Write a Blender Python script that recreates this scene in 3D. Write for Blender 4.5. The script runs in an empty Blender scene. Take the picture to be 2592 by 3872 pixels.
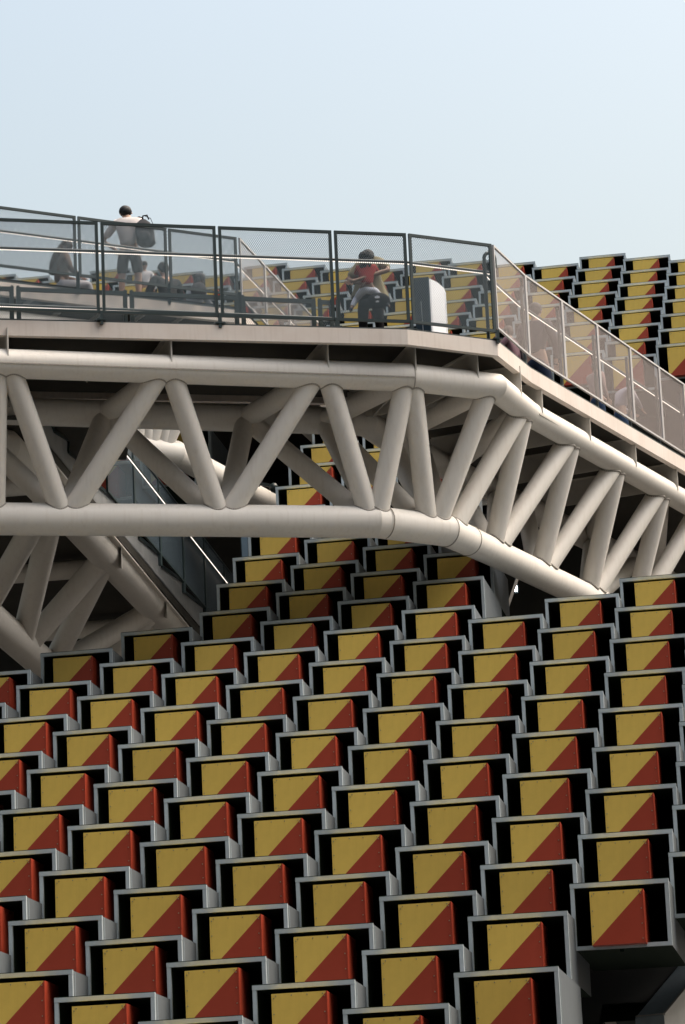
import bpy, math, random
from mathutils import Vector, Matrix
random.seed(7)
sc = bpy.context.scene
COL = sc.collection
EYE = Vector((0, 0, 1.6))                      # eye height of the photographer
F, PITCH, ROLL = 12590.8, .24868, -.04461      # lens and attitude solved from the box lattice
fw = Vector((0, math.cos(PITCH), math.sin(PITCH)))
up0 = Vector((0, -math.sin(PITCH), math.cos(PITCH)))
R2 = math.cos(ROLL)*Vector((1, 0, 0)) + math.sin(ROLL)*up0
U2 = -math.sin(ROLL)*Vector((1, 0, 0)) + math.cos(ROLL)*up0
Z = Vector((0, 0, 1))

def ray(x, y): return (x-1296)/F*R2 - (y-1936)/F*U2 + fw
def at(x, y, Y):                               # survey point at a given distance
    d = ray(x, y); return EYE + d*(Y/d.y)
def lvl(x, y, z):                              # survey point on a given level
    d = ray(x, y); return EYE + d*((z-EYE.z)/d.z)

# ------------------------------------------------------------------ materials
MATS = {}
def mat(name, col, rough=.6, metal=0, spec=.4, noise=0, nscale=3., alpha=1, emit=None, bump=0, bscale=60, streak=0, col2=None):
    if name in MATS: return MATS[name]
    m = bpy.data.materials.new(name); m.use_nodes = True; MATS[name] = m
    nt = m.node_tree; b = nt.nodes['Principled BSDF']
    b.inputs['Base Color'].default_value = (*col, 1); b.inputs['Roughness'].default_value = rough
    b.inputs['Metallic'].default_value = metal; b.inputs['Specular IOR Level'].default_value = spec
    if emit:
        b.inputs['Emission Color'].default_value = (*emit[:3], 1); b.inputs['Emission Strength'].default_value = emit[3]
    if noise or streak or bump:
        tc = nt.nodes.new('ShaderNodeTexCoord'); out = None
        if noise:
            n = nt.nodes.new('ShaderNodeTexNoise'); n.inputs['Scale'].default_value = nscale
            n.inputs['Detail'].default_value = 5; n.inputs['Roughness'].default_value = .6
            nt.links.new(tc.outputs['Object'], n.inputs['Vector'])
            r = nt.nodes.new('ShaderNodeMapRange'); r.inputs['From Min'].default_value = .3; r.inputs['From Max'].default_value = .7
            nt.links.new(n.outputs['Fac'], r.inputs['Value'])
            mx = nt.nodes.new('ShaderNodeMix'); mx.data_type = 'RGBA'
            c2 = col2 or tuple(c*(1-noise) for c in col)
            mx.inputs['A'].default_value = (*col, 1); mx.inputs['B'].default_value = (*c2, 1)
            nt.links.new(r.outputs['Result'], mx.inputs['Factor']); out = mx.outputs['Result']
        if streak:                              # rain streaks running down the surface
            mp = nt.nodes.new('ShaderNodeMapping'); mp.inputs['Scale'].default_value = (9, 9, .6)
            n2 = nt.nodes.new('ShaderNodeTexNoise'); n2.inputs['Scale'].default_value = 2.2; n2.inputs['Detail'].default_value = 6
            nt.links.new(tc.outputs['Object'], mp.inputs['Vector']); nt.links.new(mp.outputs['Vector'], n2.inputs['Vector'])
            r2 = nt.nodes.new('ShaderNodeMapRange'); r2.inputs['From Min'].default_value = .5; r2.inputs['From Max'].default_value = .8
            r2.inputs['To Max'].default_value = streak
            nt.links.new(n2.outputs['Fac'], r2.inputs['Value'])
            m2 = nt.nodes.new('ShaderNodeMix'); m2.data_type = 'RGBA'
            if out is None: m2.inputs['A'].default_value = (*col, 1)
            else: nt.links.new(out, m2.inputs['A'])
            m2.inputs['B'].default_value = (col[0]*.55, col[1]*.48, col[2]*.4, 1)
            nt.links.new(r2.outputs['Result'], m2.inputs['Factor']); out = m2.outputs['Result']
        if out is not None: nt.links.new(out, b.inputs['Base Color'])
        if bump:
            n3 = nt.nodes.new('ShaderNodeTexNoise'); n3.inputs['Scale'].default_value = bscale
            nt.links.new(tc.outputs['Object'], n3.inputs['Vector'])
            bp = nt.nodes.new('ShaderNodeBump'); bp.inputs['Strength'].default_value = bump; bp.inputs['Distance'].default_value = .01
            nt.links.new(n3.outputs['Fac'], bp.inputs['Height']); nt.links.new(bp.outputs['Normal'], b.inputs['Normal'])
    return m

def vary(m, amt, hue=0):
    nt = m.node_tree; b = nt.nodes['Principled BSDF']; src = b.inputs['Base Color'].links[0].from_socket
    oi = nt.nodes.new('ShaderNodeObjectInfo'); hs = nt.nodes.new('ShaderNodeHueSaturation'); mr = nt.nodes.new('ShaderNodeMapRange')
    mr.inputs['To Min'].default_value = 1-amt; mr.inputs['To Max'].default_value = 1+amt*.5
    nt.links.new(oi.outputs['Random'], mr.inputs['Value']); nt.links.new(mr.outputs['Result'], hs.inputs['Value'])
    nt.links.new(src, hs.inputs['Color']); nt.links.new(hs.outputs['Color'], b.inputs['Base Color'])
def screen_mat(name, col, kind, w=.2, a=.022, b_=.036, rough=.5, holes=.5):
    """expanded-metal diamonds or a finely perforated sheet, cut out by a pattern in the sheet's own metres (UV)"""
    m = bpy.data.materials.new(name); m.use_nodes = True; MATS[name] = m
    nt = m.node_tree; nt.nodes.clear(); N = nt.nodes.new; Lk = nt.links.new
    out = N('ShaderNodeOutputMaterial'); pr = N('ShaderNodeBsdfPrincipled'); tr = N('ShaderNodeBsdfTransparent'); mx = N('ShaderNodeMixShader')
    pr.inputs['Base Color'].default_value = (*col, 1); pr.inputs['Roughness'].default_value = rough
    uv = N('ShaderNodeUVMap'); sp = N('ShaderNodeSeparateXYZ'); Lk(uv.outputs['UV'], sp.inputs['Vector'])
    def mth(op, x, y=None):
        n = N('ShaderNodeMath'); n.operation = op
        for k, v in enumerate((x, y)):
            if v is None: continue
            if isinstance(v, (int, float)): n.inputs[k].default_value = v
            else: Lk(v, n.inputs[k])
        return n.outputs[0]
    u = mth('DIVIDE', sp.outputs['X'], a); v = mth('DIVIDE', sp.outputs['Y'], b_)
    if kind == 'diamond':
        def band(s): return mth('LESS_THAN', mth('ABSOLUTE', mth('SUBTRACT', mth('FRACT', s), .5)), w)
        fac = mth('MAXIMUM', band(mth('ADD', u, v)), band(mth('SUBTRACT', u, v)))
    else:
        du = mth('SUBTRACT', mth('FRACT', u), .5); dv = mth('SUBTRACT', mth('FRACT', v), .5)
        rr = mth('ADD', mth('MULTIPLY', du, du), mth('MULTIPLY', dv, dv))
        fac = mth('GREATER_THAN', rr, holes*holes)
    Lk(fac, mx.inputs[0]); Lk(tr.outputs[0], mx.inputs[1]); Lk(pr.outputs[0], mx.inputs[2]); Lk(mx.outputs[0], out.inputs['Surface'])
    return m

steel = mat('painted_steel', (.80, .755, .69), .5, noise=.07, nscale=.9, streak=.2, bump=.05, bscale=140)
weld = mat('weld_bead', (.42, .38, .33), .6, noise=.3, nscale=40)
plate = mat('gusset_plate', (.55, .52, .47), .5, noise=.12, nscale=4)
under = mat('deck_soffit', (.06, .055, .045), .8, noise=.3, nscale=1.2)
fascia_m = mat('fascia_panel', (.62, .54, .48), .55, noise=.14, nscale=2.0, streak=.22, bump=.05, bscale=50, col2=(.68, .62, .565))
dark_metal = mat('dark_teal_metal', (.022, .038, .040), .4, spec=.5, noise=.2, nscale=9)
dark_edge = mat('dark_edge_strip', (.05, .06, .06), .6)
light_metal = mat('pale_frame_metal', (.52, .50, .49), .4, metal=.2)
mesh_m = screen_mat('diamond_mesh', (.10, .135, .155), 'diamond', w=.10, a=.030, b_=.048)
perf_m = screen_mat('beige_perforated_sheet', (.30, .255, .24), 'perf', a=.011, b_=.011, holes=.42)
perf_d = screen_mat('dark_perforated_sheet', (.045, .07, .09), 'perf', a=.011, b_=.011, holes=.36)  # shade over the lower walkway is put into this sheet's colour
led = mat('handrail_light', (.9, .85, .8), .5, emit=(1, .88, .76, .8))
housing_m = mat('box_housing', (.135, .155, .172), .45, noise=.1, nscale=4, streak=.25)
rim_m = mat('box_rim', (.45, .52, .55), .4, noise=.15, nscale=9)
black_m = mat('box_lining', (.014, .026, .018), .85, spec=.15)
yellow_m = mat('yellow_paint', (.76, .52, .105), .5, noise=.14, nscale=2.6, streak=.12, bump=.03, bscale=30)
red_m = mat('red_paint', (.37, .050, .024), .42, noise=.12, nscale=2.5)
rivet_m = mat('rivet', (.35, .30, .20), .35, metal=.6)
vary(yellow_m, .10); vary(red_m, .12); vary(rim_m, .12); vary(housing_m, .2)
concrete = mat('pale_concrete', (.45, .46, .46), .7, noise=.2, nscale=3, streak=.3)
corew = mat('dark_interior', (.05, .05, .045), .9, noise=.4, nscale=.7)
ground_m = mat('paving', (.06, .058, .055), .85, noise=.2, nscale=.5)

# ------------------------------------------------------------------ mesh helpers
class MB:
    def __init__(s): s.v = []; s.f = []; s.m = []; s.sm = []; s.uv = {}; s.ms = []
    def mi(s, m):
        if m not in s.ms: s.ms.append(m)
        return s.ms.index(m)
    def face(s, pts, m, smooth=False, uv=None):
        i0 = len(s.v); s.v += [Vector(p) for p in pts]; s.f.append(list(range(i0, i0+len(pts)))); s.m.append(s.mi(m)); s.sm.append(smooth)
        if uv: s.uv[len(s.f)-1] = uv
    def grid(s, rings, m, closed=True, smooth=True):
        i0 = len(s.v); n = len(rings[0])
        for r in rings: s.v += [Vector(p) for p in r]
        k = s.mi(m)
        for a in range(len(rings)-1):
            for b in range(n if closed else n-1):
                c = (b+1) % n
                s.f.append([i0+a*n+b, i0+a*n+c, i0+(a+1)*n+c, i0+(a+1)*n+b]); s.m.append(k); s.sm.append(smooth)
    def prism(s, poly, d, m):                   # polygon swept along vector d
        q = [Vector(p)+d for p in poly]; n = len(poly)
        s.face(poly, m); s.face(list(reversed(q)), m)
        for a in range(n):
            b = (a+1) % n; s.face([poly[b], poly[a], q[a], q[b]], m)
    def box(s, o, ax, ay, az, m):               # corner o, three edge vectors
        o = Vector(o); s.prism([o, o+ay, o+ay+az, o+az], ax, m)
    def cbox(s, c, sx, sy, sz, m, rz=0):
        ca, sa = math.cos(rz), math.sin(rz); ax = Vector((ca, sa, 0))*sx; ay = Vector((-sa, ca, 0))*sy; az = Z*sz
        s.box(Vector(c)-ax/2-ay/2-az/2, ax, ay, az, m)
    def bar(s, a, b, w, h, m, upv=Z):           # rectangular bar from a to b
        a, b = Vector(a), Vector(b); d = (b-a); t = d.normalized(); sd = t.cross(upv)
        sd = (sd.normalized() if sd.length > 1e-5 else Vector((1, 0, 0))); u = sd.cross(t).normalized()
        s.box(a-sd*w/2-u*h/2, sd*w, u*h, d, m)
    def tube(s, pts, rads, m, n=28, bead=None, caps=True):
        pts = [Vector(p) for p in pts]
        if isinstance(rads, (int, float)): rads = [rads]*len(pts)
        dirs = [(pts[k+1]-pts[k]).normalized() for k in range(len(pts)-1)]
        for k in range(len(pts)-1):
            d = dirs[k]; ref = Z if abs(d.z) < .95 else Vector((1, 0, 0))
            e1 = d.cross(ref).normalized(); e2 = e1.cross(d)
            rings = []
            for q in (k, k+1):
                if q == 0 or q == len(pts)-1: nrm = d
                else: nrm = (dirs[q-1]+dirs[q]).normalized()
                ring = []
                for a in range(n):
                    th = 2*math.pi*a/n; o = (e1*math.cos(th)+e2*math.sin(th))*rads[q]
                    ring.append(pts[q]+o-d*(o.dot(nrm)/d.dot(nrm)))
                rings.append(ring)
            s.grid(rings, m)
            if caps and k == 0: s.face(list(reversed(rings[0])), m)
            if caps and k == len(pts)-2: s.face(rings[1], m)
    def ring(s, c, d, r, t, m, n=28):           # weld bead
        d = Vector(d).normalized(); ref = Z if abs(d.z) < .95 else Vector((1, 0, 0))
        e1 = d.cross(ref).normalized(); e2 = e1.cross(d); rings = []
        for k in range(7):
            ph = math.pi*k/6-math.pi/2
            rings.append([Vector(c)+d*(t*math.sin(ph))+(e1*math.cos(2*math.pi*a/n)+e2*math.sin(2*math.pi*a/n))*(r-.004+t*math.cos(ph)*(.9+.25*random.random())) for a in range(n)])
        s.grid(rings, m)
    def ball(s, c, rx, ry, rz, m, n=12, k=8, jit=0):
        rings = []
        for a in range(k+1):
            ph = math.pi*a/k-math.pi/2; cr = max(math.cos(ph), .02)
            rings.append([Vector((c[0]+rx*cr*math.cos(2*math.pi*b/n)*(1+jit*(random.random()-.5)), c[1]+ry*cr*math.sin(2*math.pi*b/n)*(1+jit*(random.random()-.5)), c[2]+rz*math.sin(ph)*(1+jit*(random.random()-.5)))) for b in range(n)])
        s.grid(rings, m)
    def build(s, name, parent=None, origin=None):
        me = bpy.data.meshes.new(name); o0 = Vector(origin) if origin is not None else Vector((0, 0, 0))
        me.from_pydata([p-o0 for p in s.v], [], s.f)
        for m in s.ms: me.materials.append(m)
        me.polygons.foreach_set('material_index', s.m); me.polygons.foreach_set('use_smooth', s.sm)
        if s.uv:
            ul = me.uv_layers.new(name='UVMap')
            for fi, uv in s.uv.items():
                for k, li in enumerate(me.polygons[fi].loop_indices): ul.data[li].uv = uv[k]
        me.update(); ob = bpy.data.objects.new(name, me); COL.objects.link(ob)
        if parent: ob.parent = parent
        elif origin is not None: ob.location = o0
        return ob

def tag(o, label, cat, group=None):
    o['label'] = label; o['category'] = cat
    if group: o['group'] = group
    return o
def thing(name, label, cat, loc, rz=0, group=None):
    o = bpy.data.objects.new(name, None); COL.objects.link(o); o.location = loc; o.rotation_euler = (0, 0, rz); o.empty_display_size = .2
    return tag(o, label, cat, group)
def part(mb, name, root):                       # part given in world metres, parented to a root that only has a location
    return mb.build(name, root, origin=root.location) if root.rotation_euler[2] == 0 else mb.build(name, root)
def struct(mb, name):
    o = mb.build(name); o['kind'] = 'structure'; return o

# ------------------------------------------------------------------ facade of boxes
S = 1.08; TH = -.16078
FU = Vector((math.cos(TH), math.sin(TH), 0)); FN = Vector((-math.sin(TH), math.cos(TH), 0))
FO = EYE + Vector((-.33933, 3.5339, .51554))*10*S
PH, PD, PB, PX, C1, C2 = .68726*S, 1.33675*S, .96941*S, -.01586*S, -.0009833*S, .000062*S
BW, BH, BD = 1.05, .705, 2.05                    # box width, height, depth
def lat(i, j):
    t = j-i/2
    return FO + FU*(i*PB+j*PX) + FN*(t*PD+C1*t*t) + Z*(t*PH+C2*t*t)

def housing_mesh():
    mb = MB(); W, H, D = BW, BH, BD; t = .035; X, Y = Vector((1, 0, 0)), Vector((0, 1, 0))
    # outer skin, running back from behind the rim, wall thickness t, black inside
    def quad(a, b, c, d, m): mb.face([a, b, c, d], m)
    y0, y1 = .012, D
    o = [Vector((0, 0, -H)), Vector((W, 0, -H)), Vector((W, 0, 0)), Vector((0, 0, 0))]
    q = [Vector((t, 0, -H+t)), Vector((W-t, 0, -H+t)), Vector((W-t, 0, -t)), Vector((t, 0, -t))]
    for a in range(4):
        b = (a+1) % 4
        quad(o[a]+Y*y0, o[b]+Y*y0, o[b]+Y*y1, o[a]+Y*y1, black_m if a == 0 else housing_m)
        quad(q[b]+Y*y0, q[a]+Y*y0, q[a]+Y*(y1-t), q[b]+Y*(y1-t), black_m)
    quad(*[p+Y*(y1-t) for p in q], black_m); quad(*[p+Y*y1 for p in reversed(o)], housing_m)
    # folded seam line near the front of the side walls
    for x in (-.004, W-.002):
        mb.box((x, .10, -H+.01), X*.006, Y*.008, Z*(H-.02), rim_m)
    return mb
def rim_mesh():
    mb = MB(); W, H = BW, BH; t = .042; Y = Vector((0, .045, 0)); X = Vector((1, 0, 0))
    mb.box((-.006, -.03, -t), X*(W+.012), Y, Z*(t+.005), rim_m)
    mb.box((-.006, -.03, -H-.005), X*(W+.012), Y, Z*(t), rim_m)
    mb.box((-.002, -.024, .006), X*(W+.004), Y*.9, Z*.007, black_m)  # dark strip for the top flange edge, its thin shadow line coloured in
    mb.box((-.004, -.027, -H+t-.005), X*t, Y, Z*(H-2*t+.005), rim_m)
    mb.box((W-t+.004, -.027, -H+t-.005), X*t, Y, Z*(H-2*t+.005), rim_m)
    return mb
CW = .575
def cube_mesh():
    mb = MB(); c = CW; y0 = 0.
    A, B, C_, D_ = Vector((0, y0, -c)), Vector((c, y0, -c)), Vector((c, y0, 0)), Vector((0, y0, 0))
    mb.face([A, C_, D_], yellow_m); mb.face([A, B, C_], red_m)
    Y = Vector((0, c, 0))
    mb.face([B, B+Y, C_+Y, C_], red_m); mb.face([A+Y, A, D_, D_+Y], yellow_m)
    mb.face([D_, C_, C_+Y, D_+Y], yellow_m); mb.face([A+Y, B+Y, B, A], red_m); mb.face([B+Y, A+Y, D_+Y, C_+Y], red_m)
    # thin folded edge and rivets
    mb.box((c-.012, -.003, -c), Vector((.010, 0, 0)), Vector((0, .003, 0)), Z*c, red_m)
    for k in range(4):
        f = .08+.28*k
        for (x, z) in ((c*f, -.022), (.022, -c*f), (c-.03, -c*f)):
            n = 6; ring = [Vector((x+.006*math.cos(a*math.pi/3), -.006, z+.006*math.sin(a*math.pi/3))) for a in range(n)]
            ring0 = [Vector((x+.008*math.cos(a*math.pi/3), -.0005, z+.008*math.sin(a*math.pi/3))) for a in range(n)]
            mb.grid([ring0, ring], rivet_m, smooth=False); mb.face(ring, rivet_m)
    # axle the cube turns on
    mb.box((c/2-.02, c/2-.02, -c-.05), Vector((.04, 0, 0)), Vector((0, .04, 0)), Z*(c+.1), black_m)
    return mb
ORD = ['', 'first', 'second', 'third', 'fourth', 'fifth', 'sixth', 'seventh', 'eighth', 'ninth', 'tenth', 'eleventh', 'twelfth', 'thirteenth', 'fourteenth', 'fifteenth', 'sixteenth', 'seventeenth', 'eighteenth', 'nineteenth', 'twentieth']

def box_exists(i, j):
    t = j-i/2
    low = {7: 3, 6: 2, 5: 0}
    if j < low.get(i, -9): return False
    if i >= 8 and j < 4+(i-8)*.5: return False
    top = {-4: 3, -3: 4, -2: 5, -1: 6, 4: 8, 5: 9, 6: 10, 7: 11}
    return None
BOXES = []
#BOXLIST#
def proj(P):
    d = P-EYE; z = d.dot(fw); return 1296+F*d.dot(R2)/z, 1936-F*d.dot(U2)/z
EXTRA = {(-1, 12), (-1, 11)}
front_top = {-4: 3, -3: 4, -2: 5, -1: 6, 0: 60, 1: 60, 2: 60, 3: 10, 4: 8, 5: 9, 6: 10, 7: 10, 8: 10}
front_low = {8: 4, 7: 3, 6: 2, 5: 0}
ROOF = {}
def candidates():
    res = []
    for i in range(-16, 18):
        for j in range(-6, 36):
            t = j-i/2; P = lat(i, j); x, y = proj(P); x1, y1 = proj(P+FU*BW); yb = proj(P-Z*BH)[1]
            if x1 < -260 or x > 2850 or yb < 0 or y > 4080: continue
            if j > 26+i//4: continue
            if t <= 13.6:
                if j < front_low.get(i, -9): continue
                if i in front_top:
                    if j > front_top[i] and (i, j) not in EXTRA: continue
                else: continue
                if i <= 2 and t > 10.6 and i < 0: continue
            elif t < 17.5 and not (0 <= i <= 2) and not (i in (-3, -4) and t < 15.6): continue
            if i == 0 and 10 < t < 13 and j < 11: pass
            res.append((i, j))
    return res
CAND = BOXES or candidates()
proto = None
def make_box(i, j, label):
    global proto
    if proto is None:
        r = thing('display_box', label, 'facade box', lat(i, j), TH, 'boxes with yellow and red cubes on the stepped facade')
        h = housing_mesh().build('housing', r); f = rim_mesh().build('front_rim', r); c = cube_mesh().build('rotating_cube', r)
        proto = (r, h, f, c)
    else:
        r = proto[0].copy(); COL.objects.link(r); r.location = lat(i, j); r['label'] = label
        h, f, c = [o.copy() for o in proto[1:]]
        for o in (h, f, c): COL.objects.link(o); o.parent = r
    r.rotation_euler = (random.uniform(-.006, .006), random.uniform(-.005, .005), TH+random.uniform(-.008, .008)); c.rotation_euler = (0, 0, random.uniform(-.015, .015))
    c.location = (BW*.208+random.uniform(-.004, .004), -.165, -.110+random.uniform(-.003, .003))
    return r
SEEN = {-11: (23,), -10: (23,), -9: (23,), -8: (23, 24), -7: (23, 24), -6: (23, 24), -5: (22, 23, 24), -4: (12, 13, 22, 23, 24, 25), -3: (3, 4, 13, 14, 21, 22, 23, 24, 25), -2: (1, 2, 3, 4, 5, 21, 22, 23, 24, 25), -1: (-1, 0, 1, 2, 3, 4, 5, 6, 21, 22, 23, 24, 25), 0: (-2, -1, 0, 1, 2, 3, 4, 5, 6, 7, 8, 9, 10, 11, 12, 13, 14, 15, 21, 22, 23, 24, 25, 26), 1: (-2, -1, 0, 1, 2, 3, 4, 5, 6, 7, 8, 9, 10, 11, 13, 14, 15, 21, 22, 23, 24, 25, 26), 2: (-2, -1, 0, 1, 2, 3, 4, 5, 6, 7, 8, 9, 10, 11, 12, 13, 21, 22, 23, 24, 25, 26), 3: (-1, 0, 1, 2, 3, 4, 5, 6, 7, 8, 9, 10, 20, 21, 22, 23, 24, 25, 26), 4: (-1, 0, 1, 2, 3, 4, 5, 6, 7, 8, 20, 21, 22, 23, 24, 25, 26, 27), 5: (0, 1, 2, 3, 4, 5, 6, 7, 8, 9, 20, 21, 22, 23, 24, 25, 26, 27), 6: (2, 3, 4, 5, 6, 7, 8, 9, 10, 21, 22, 23, 24, 25, 26, 27), 7: (3, 4, 5, 6)}   # boxes the photograph shows, by column
cols = {}
for (i, j) in CAND:
    if j not in SEEN.get(i, ()): continue
    z_ = 'low' if (j-i/2) <= 11.1 else ('gap' if (j-i/2) < 16.1 else 'high')
    cols.setdefault((z_, i), []).append(j)
zi = {z_: sorted(i for (q, i) in cols if q == z_) for z_ in ('low', 'gap', 'high')}
for (z_, i), js in sorted(cols.items(), key=lambda kv: kv[0]):
    js.sort(); n_ = zi[z_]
    for k, j in enumerate(js):
        if z_ == 'low': lb = 'cube box %s from bottom, %s slanting column from left, below the bridge' % (ORD[k+1], ORD[n_.index(i)+1])
        elif z_ == 'gap': lb = 'cube box glimpsed through the truss, %s from bottom, %s column from left' % (ORD[k+1], ORD[n_.index(i)+1])
        else: lb = 'cube box %s from top, %s slanting column from right, upper facade above bridge' % (ORD[len(js)-k], ORD[len(n_)-n_.index(i)])
        make_box(i, j, lb)
for (i, j) in CAND:
    if j not in SEEN.get(i, ()): make_box(i, j, 'cube box of the facade outside the view or hidden behind the footbridge')

# ------------------------------------------------------------------ levels and plan of the near footbridge
zf = at(1881, 1289, 46.5).z; zfb = at(1881, 1345, 46.5).z; zr = at(1862, 929, 46.5).z
ztc = at(1874, 1465, 46.9).z; zbc = at(400, 1963, 45.7).z
def ext(a, b, k): return a+(a-b)*k
Fp = [lvl(0, 1209, zf), lvl(1541, 1246, zf), lvl(1881, 1289, zf), lvl(2008, 1392, zf), lvl(2592, 1736, zf)]
Fp[0] = ext(Fp[0], Fp[1], .35); Fp[4] = ext(Fp[4], Fp[3], 1.2)
def offs(pts, w):                               # plan offset to the far side of the walkway
    n = []
    for a, b in zip(pts[:-1], pts[1:]):
        d = (b-a); d.z = 0; d.normalize(); n.append(Vector((-d.y, d.x, 0)))
    res = []
    for k in range(len(pts)):
        if k == 0: q = n[0]*w
        elif k == len(pts)-1: q = n[-1]*w
        else:
            s_ = n[k-1]+n[k]; q = s_*(w*2/(s_.length**2))
        res.append(pts[k]+q)
    return res
WID = 3.15
Gp = offs(Fp, WID)
BR = thing('footbridge', 'white tubular truss footbridge bending across in front of the boxes', 'footbridge', (Fp[2].x, Fp[2].y, 0))
mb = MB()                                       # deck slab
for k in range(4):
    a, b, c, d = Fp[k], Fp[k+1], Gp[k+1], Gp[k]
    ii = offs(Fp, .10); gg = offs(Fp, WID-.10)
    A, B_, C_, D_ = ii[k], ii[k+1], gg[k+1], gg[k]
    lo = Z*(zfb+.10-zf); hi = Z*-.02
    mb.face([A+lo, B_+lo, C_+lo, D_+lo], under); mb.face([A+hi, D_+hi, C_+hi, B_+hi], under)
part(mb, 'deck_slab', BR)
mb = MB(); a = Gp[0]+Z*-.12; b = on0 = Gp[0].lerp(Gp[1], .60)+Z*-.12; v_ = Vector((-.4, 3.3, 0)); mb.prism([a, b, b+v_, a+v_], Z*-.10, under); part(mb, 'landing_slab', BR)  # slab added behind the deck to shade the lower bridge from above
for side, P in ((0, Fp), (1, Gp)):
    for k in range(4):
        mb = MB(); a, b = P[k], P[k+1]; n = offs(Fp, .10 if side == 0 else WID-.10); c, d = n[k], n[k+1]; dn = Z*(zfb-zf)
        mb.prism([a, b, b+dn, a+dn], Vector((0, 0, 0)), fascia_m) if 0 else None
        mb.face([a, a+dn, b+dn, b], fascia_m); mb.face([c, d, d+dn, c+dn], fascia_m); mb.face([a, b, d, c], fascia_m); mb.face([a+dn, c+dn, d+dn, b+dn], fascia_m)
        # joint between fascia plates and thin dark strip on the top edge
        L_ = (b-a).length; u = (b-a).normalized(); nn = (c-a).normalized()
        mb.bar(a+nn*.03+Z*.012, b+nn*.03+Z*.012, .05, .02, dark_edge)
        part(mb, 'fascia', BR)
# chords
top_px = [(0, 1374), (331, 1390), (1433, 1422.6), (1557, 1428), (1874, 1465), (1997, 1561.5), (2341, 1765), (2556, 1879)]
TC = [lvl(x, y, ztc) for x, y in top_px]
# straighten the solved points: bends only at 1557, 1874, 1997
TCp = [ext(TC[0], TC[3], .25), TC[3], TC[4], TC[5], ext(TC[7], TC[5], .9)]
RT = .205
mb = MB(); mb.tube(TCp, [RT+.003, RT, RT, .188, .188], steel)
for (x, y) in ((331, 1390), (1557, 1428), (2300, 1741)):
    p = lvl(x, y, ztc); mb.ring(p, TCp[1]-TCp[0] if x < 1600 else TCp[4]-TCp[3], RT if x < 1600 else .188, .009, weld)
for k in (2, 3): pass
# thin strip welded along the lower face of the tube
part(mb, 'top_chord', BR)
mb = MB()
for k, (p, q) in enumerate(((TCp[0], TCp[1]), (TCp[3], lvl(2270, 1723, ztc)))):
    d = (q-p).normalized(); n = Vector((d.y, -d.x, 0)); r = RT if k == 0 else .188
    o = (n*math.cos(math.radians(14))-Z*math.sin(math.radians(14)))*(r+.002)
    mb.bar(p+o, q+o, .012, .016, weld)
part(mb, 'seam_strip', BR)
far_w = 2.35
TF = offs(TCp, far_w)
mb = MB(); mb.tube(TF, RT, steel); part(mb, 'top_chord', BR)
bot_px = [(0, 1962), (1421, 1974), (1690, 2007), (1847, 2079), (1950, 2116), (2290, 2290)]
BC = [lvl(x, y, zbc) for x, y in bot_px]
BCp = [ext(BC[0], BC[1], .3), BC[1], BC[2], BC[3], ext(BC[5], BC[3], 1.)]
RB = .232
mb = MB(); mb.tube(BCp, [RB, RB, RB, .215, .205], steel)
for (x, y, k) in ((1460, 1977, 1), (1770, 2044, 2)):
    mb.ring(lvl(x, y, zbc), BCp[k+1]-BCp[k], RB-.002, .009, weld)
mb.ring(BCp[2], BCp[3]-BCp[1], RB+.006, .012, weld)
part(mb, 'bottom_chord', BR)
def on_poly(P, px, z):                          # point of a level polyline seen at picture column px
    best = None
    for a, b in zip(P[:-1], P[1:]):
        x0, y0 = proj(a); x1, y1 = proj(b)
        lo, hi = 0., 1.
        if (x0-px)*(x1-px) > 0: continue
        for _ in range(40):
            m_ = (lo+hi)/2; xm = proj(a+(b-a)*m_)[0]
            if (xm-px)*(x0-px) > 0: lo = m_
            else: hi = m_
        return a+(b-a)*lo
    return None
def T(px): return on_poly(TCp, px, ztc)
def Bm(px): return on_poly(BCp, px, zbc)
def Fm(px): return on_poly(TF, px, ztc)
RDG = .152
near = [(-10, -20), (35, 240), (617, 252), (645, 835), (1196, 850), (1238, 1402), (1536, 1424), (1558, 1618), (1850, 1645), (1974, 1706), (1984, 1860), (2157, 1870), (2165, 2036), (2329, 2050), (2337, 2222), (2497, 2236), (2506, 2388), (2640, 2400), (-560, -330)]
def diag(a, b, r, name='diagonal'):
    mb = MB(); d = (b-a).normalized()
    mb.tube([a, b], r, steel, n=24, caps=False)
    return part(mb, name, BR), a, b, r
def joint(mbx, a, b, r, R):                     # weld bead where a diagonal meets a chord of radius R
    d = (a-b).normalized(); n = 24; ref = Z if abs(d.z) < .95 else Vector((1, 0, 0)); e1 = d.cross(ref).normalized(); e2 = e1.cross(d)
wj = MB()
def bead(a, b, r, axis, R):
    """trace the intersection of diagonal (towards a) with a chord cylinder through a"""
    d = (a-b).normalized(); ax = axis.normalized(); ref = Z if abs(d.z) < .95 else Vector((1, 0, 0)); e1 = d.cross(ref).normalized(); e2 = e1.cross(d)
    loop = []
    for k in range(36):
        th = 2*math.pi*k/36; o = b+(e1*math.cos(th)+e2*math.sin(th))*r
        w0 = o-a; w0 = w0-ax*w0.dot(ax); dd = d-ax*d.dot(ax)
        A = dd.dot(dd); B2 = 2*w0.dot(dd); C = w0.dot(w0)-R*R; disc = B2*B2-4*A*C
        if disc < 0: loop.append(None); continue
        loop.append(o+d*((-B2-math.sqrt(disc))/(2*A)))
    for k in range(36):
        p, q = loop[k], loop[(k+1) % 36]
        if p is None or q is None or (p-q).length < 1e-5: continue
        wj.tube([p, q], .015, weld, n=6, caps=False)
cax = TCp[1]-TCp[0]
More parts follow.
